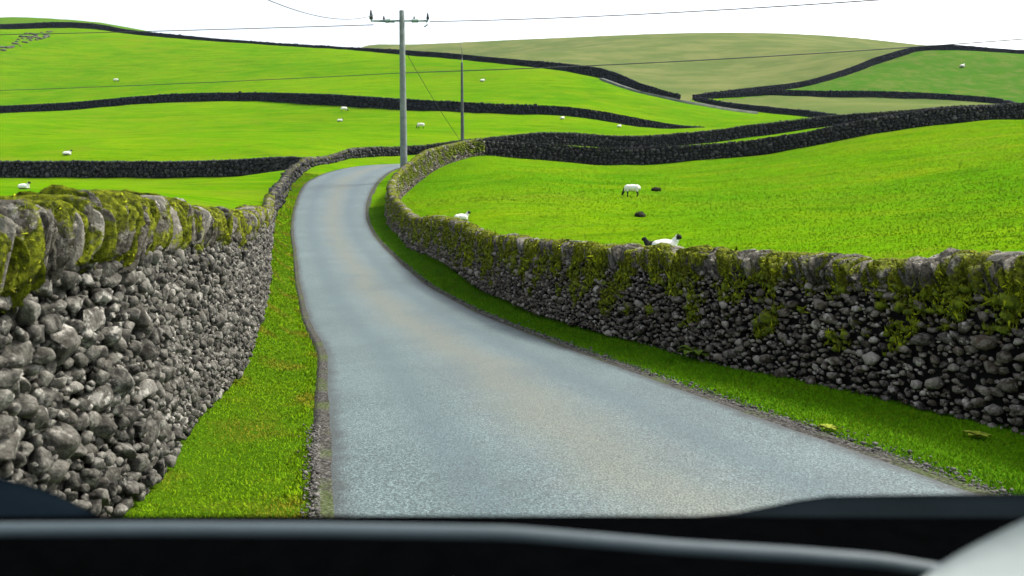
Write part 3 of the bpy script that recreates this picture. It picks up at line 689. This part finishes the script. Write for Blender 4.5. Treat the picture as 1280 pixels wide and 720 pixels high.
# rock outcrop on the upper left hill: scattered pale boulders
k = 0
for q in range(46):
    px = rng.uniform(-4, 66); py = 62-(px+4)*.30+rng.normal()*3.0
    if q > 28: px = rng.uniform(30, 62); py = 45.5+rng.normal()*2
    d = ray_ground(px, py, 190, 330); p = W(px, py, d); r = rng.uniform(.3, .75)
    o = mk('boulder', (stone_shape(2)*np.array([r*1.5, r, r*.8])), ICO[2][1], M['coping'], attrs={'tone': np.full(len(ICO[2][0]), rng.random()), 'moss': np.zeros(len(ICO[2][0]))})
    o.location = (p[0], p[1], height([p[0]], [p[1]])[0]); tag(o, 'grey boulder in the rock scatter on the upper left hillside', 'boulder', 'boulders scattered on the upper left hillside')
# verge plants
def rosette(px, py, d, nl, ln, mat, label, up=.5):
    p = W(px, py, d); V = []; F = []
    for k in range(nl):
        a = k*2.4+rng.random()*.4; l = ln*rng.uniform(.7, 1.1); c, s = math.cos(a), math.sin(a); w = l*.30; o = len(V); e = up*rng.uniform(.6, 1.2)
        for t, ww in ((0, .3), (.3, .8), (.6, 1.), (.85, .6), (1, .05)):
            zz = l*(e*t-e*.8*t*t)+.02
            V += [(c*l*t-s*w*ww, s*l*t+c*w*ww, zz+.012), (c*l*t, s*l*t, zz), (c*l*t+s*w*ww, s*l*t-c*w*ww, zz+.012)]
        for i_ in range(4):
            for j_ in range(2):
                b = o+i_*3+j_; F.append((b, b+1, b+4, b+3))
    o = mk('leafy_plant', V, F, mat); o.location = (p[0], p[1], height([p[0]], [p[1]])[0]); tag(o, label, 'plant'); return o
rosette(1036, 553, 7.35, 7, .095, M['leaf'], 'yellow-green leaf rosette on the right verge nearer the middle of the wall', .6)
rosette(1222, 553, 7.2, 8, .11, M['leaf'], 'yellow leaf rosette on the right verge nearest the right edge', .6)
rosette(871, 446, 12.4, 16, .30, M['leafg'], 'green leafy weed growing at the foot of the right wall', 1.6)
# ------------------------------------------------------------------ power poles and wires
def pole(px, pyb, d, ytop, r0, r1, label, mat):
    b = W(px, pyb, d); zb = height([b[0]], [b[1]])[0]; zt = W(px, ytop, d)[2]
    E = empty('power_pole', (b[0], b[1], zb)); tag(E, label, 'power pole', 'wooden power poles beside the road')
    H = zt-zb; V, F = tube([(0,0,-.4),(0,0,.0),(.01,0,H*.33),(0,.01,H*.66),(0,0,H-.05),(0,0,H)], [r0,r0,r0*.7+r1*.3,r0*.35+r1*.65,r1,r1*.8], 14)
    mk('shaft', V, F, mat, E, smooth=True); return E, H, b, zb
E, Hp, b1, zb1 = pole(505, 236, 66, 13, .27, .19, 'large pale power pole with crossarm inside the bend of the right wall', M['pole'])
k54 = 66/1100.; zA = W(505, 26, 66)[2]-zb1
V, F = join([tube([(-38*k54,0,zA),(32*k54,0,zA)], [.075,.075], 6), tube([(-20*k54,-.05,zA-.02),(-14*k54,-.05,zA+.02)], [.16,.16], 8), tube([(12*k54,-.05,zA),(20*k54,-.05,zA)], [.14,.14], 8), tube([(-9*k54,0,zA-.1),(-2,0,zA-.03)][::-1], [.05,.05], 6)])
mk('crossarm', V, F, M['iron'], E)
for xo, hh, ra in ((-37.5,.75,.15),(31.5,.55,.12),(-22,.35,.1),(15,.32,.1)):
    V, F = tube([(xo*k54,0,zA-.02),(xo*k54,0,zA+.08),(xo*k54,0,zA+.14),(xo*k54,0,zA+hh*.6),(xo*k54,0,zA+hh)], [.05,.05,ra,ra*.7,ra*.55], 8)
    mk('insulator', V, F, M['insul'], E, smooth=True)
V, F = tube([(30*k54,0,zA-.05),(31*k54,-.05,zA-.3),(27*k54,-.05,zA-.45)], [.05,.06,.05], 6); mk('jumper_bracket', V, F, M['iron'], E)
E2, H2, b2, zb2 = pole(578, 192, 78, 78, .17, .10, 'thin darker power pole farther up the road behind the wall', M['pole_dark'])
V, F = tube([(0,0,H2-.1),(0.02,0,H2+.9),(-.15,0,H2+1.7)], [.035,.03,.02], 6); mk('top_spike', V, F, M['insul'], E2)
def wire(a, b, sag, rad, label, group='overhead wires of the power line'):
    a = np.array(a, float); b = np.array(b, float); t = np.linspace(0, 1, 40)[:, None]
    P = a+(b-a)*t; P[:, 2] -= (sag*4*t*(1-t))[:, 0]
    rr_ = rad
    V, F = tube(P-a, rr_, 5); o = mk('wire', V, F, M['wire'], smooth=True); o.location = a; tag(o, label, 'wire', group)
pt = lambda px, py, d: W(px, py, d)
wire(pt(467,19,66), pt(240,-48,30), .9, .022, 'upper wire rising from the crossarm towards the upper left')
wire(pt(467,31,66), pt(-700,45,120), .6, .034, 'wire running left from the crossarm over the left hill crest')
wire(pt(537,27,66), pt(1300,-15,40), .25, .032, 'wire running from the crossarm to the upper right sky')
wire(pt(505,91,66), pt(-700,125,75), .5, .026, 'low cable running left from the shaft across the left hillside')
wire(pt(505,91,66), pt(1700,12,60), .55, .036, 'low cable running right from the shaft across the far hill')
g2 = W(592, 192, 80); g2[2] = height([g2[0]], [g2[1]])[0]
wire(pt(508,66,66), g2, .35, .020, 'stay wire slanting down to the ground right of the large pole')
# ------------------------------------------------------------------ car front seen from inside
car = empty('car', (0, .8, CZ-.6)); tag(car, 'black car dashboard and windscreen base with a sky highlight painted as a grey strip, seen from inside', 'car')
co = np.array(car.location)
def grid_part(name, rows, mat, thick=.02, smooth=True):
    """rows: list of lists of 3-D points (same length); closed with a back skin below"""
    A = np.array(rows); m, k = A.shape[:2]; Bk = A.copy(); Bk[:, :, 2] -= thick
    V = np.vstack([A.reshape(-1, 3), Bk.reshape(-1, 3)]); i = np.arange(m*k).reshape(m, k); F = np.stack([i[:-1, :-1], i[:-1, 1:], i[1:, 1:], i[1:, :-1]], -1).reshape(-1, 4)
    F2 = F[:, ::-1]+m*k; ed = list(i[0])+list(i[1:, -1])+list(i[-1, ::-1][1:])+list(i[::-1, 0][1:-1]); S_ = [(ed[j], ed[(j+1) % len(ed)], ed[(j+1) % len(ed)]+m*k, ed[j]+m*k) for j in range(len(ed))]
    return mk(name, V, np.vstack([F, F2, S_]), mat, car, smooth=smooth, off=co)
sx = [-500,-200,0,200,400,640,850,1000,1100,1180,1300,1500,1800]
sy = [671,668,664,663,664,668,686,695,703,716,740,775,800]
def sc_(px): return float(np.interp(px, sx, sy))
cols = np.linspace(-500, 1700, 60)
rows = []
for f_, dd in (((lambda p: 644.5+max(0, (p-800))*.004, .98)), ((lambda p: 646+max(0, (p-800))*.004), .92), ((lambda p: sc_(p)-6), .80), ((lambda p: sc_(p)+8), .755), ((lambda p: sc_(p)+45), .70), ((lambda p: sc_(p)+160), .60), ((lambda p: sc_(p)+420), .5)):
    rows.append([W(p, f_(p), dd) for p in cols])
grid_part('dashboard', rows, M['dash'], .06)
path = [W(p, sc_(p), .765) for p in np.linspace(-480, 1290, 60)]
V, F = tube(path, .0075, 12); mk('highlight_strip', V, F, M['sky_highlight'], car, smooth=True, off=co)  # grey tube painted as the sky's highlight along the dashboard ridge
def shape_part(name, top, bot, d0, d1, mat):
    xs = np.linspace(top[0][0], top[-1][0], 24); rows = []
    for t in np.linspace(0, 1, 5):
        rows.append([W(p, np.interp(p, *zip(*top))*(1-t)+np.interp(p, *zip(*bot))*t, d0*(1-t)+d1*t) for p in xs])
    return grid_part(name, rows, mat, .02)
shape_part('wiper_cowl', [(800,650),(860,646),(930,640),(985,627),(1030,620),(1150,618),(1280,617),(1700,612)], [(800,652),(860,652),(930,654),(985,655),(1030,656),(1150,660),(1280,664),(1700,690)], 1.02, .93, M['cowl'])
shape_part('windscreen_corner', [(-500,540),(-200,568),(0,596),(50,610),(90,628),(122,643)], [(-500,650),(-200,650),(0,650),(50,650),(90,650),(122,650)], 1.02, .95, M['cowl2'])
shape_part('pillar_trim', [(1150,724),(1175,705),(1215,682),(1280,650),(1500,560),(1700,500)], [(1150,760),(1175,770),(1215,790),(1280,800),(1500,800),(1700,800)], .66, .55, M['pale'])
# ------------------------------------------------------------------ air
bm = bmesh.new(); bmesh.ops.create_cube(bm, size=1); me = bpy.data.meshes.new('haze'); bm.to_mesh(me); bm.free()
zlo, zhi = float(z.min())-1.5, float(z.max())+3
hz = bpy.data.objects.new('haze', me); C.objects.link(hz); hz.scale = (2840, 1840, zhi-zlo); hz.location = (0, 500, (zlo+zhi)/2); tag(hz, kind='stuff')
hm = bpy.data.materials.new('haze'); hm.use_nodes = True; ht = hm.node_tree; ht.nodes.remove(ht.nodes['Principled BSDF'])
pv = ht.nodes.new('ShaderNodeVolumePrincipled'); pv.inputs['Color'].default_value = (.62, .78, 1., 1); pv.inputs['Density'].default_value = .00007
ht.links.new(pv.outputs[0], ht.nodes['Material Output'].inputs['Volume']); me.materials.append(hm)
# ------------------------------------------------------------------ light, world, camera
AZ = math.radians(62); EL = math.radians(52)          # clockwise from +Y
w = bpy.data.worlds.new('World'); bpy.context.scene.world = w; w.use_nodes = True; nt = w.node_tree
sky = nt.nodes.new('ShaderNodeTexSky'); sky.sky_type = 'NISHITA'; sky.sun_disc = False; sky.sun_elevation = EL; sky.sun_rotation = AZ; sky.dust_density = 4; sky.air_density = 1.; sky.ozone_density = .6
hs = nt.nodes.new('ShaderNodeHueSaturation'); hs.inputs['Saturation'].default_value = .45
nt.links.new(sky.outputs[0], hs.inputs['Color']); nt.links.new(hs.outputs[0], nt.nodes['Background'].inputs[0]); nt.nodes['Background'].inputs[1].default_value = .13
sl = bpy.data.lights.new('sun', 'SUN'); sl.energy = 2.0; sl.angle = math.radians(10); sl.color = (1, .96, .89)
so = bpy.data.objects.new('sun', sl); C.objects.link(so)
dv = Vector((math.sin(AZ)*math.cos(EL), math.cos(AZ)*math.cos(EL), math.sin(EL))); so.rotation_euler = dv.to_track_quat('Z', 'Y').to_euler()
cd = bpy.data.cameras.new('camera'); cam = bpy.data.objects.new('camera', cd); C.objects.link(cam); bpy.context.scene.camera = cam
cam.location = (0, 0, CZ); cam.rotation_euler = (math.pi/2-TA, 0, 0); cd.sensor_width = 36; cd.lens = FPX/1280*36; cd.clip_start = .05; cd.clip_end = 5000
cd.dof.use_dof = True; cd.dof.focus_distance = 12; cd.dof.aperture_fstop = 3.5
s = bpy.context.scene; s.view_settings.view_transform = 'Standard'; s.view_settings.look = 'None'; s.view_settings.exposure = 1.42; s.view_settings.gamma = 1
s.cycles.max_bounces = 5; s.cycles.diffuse_bounces = 3
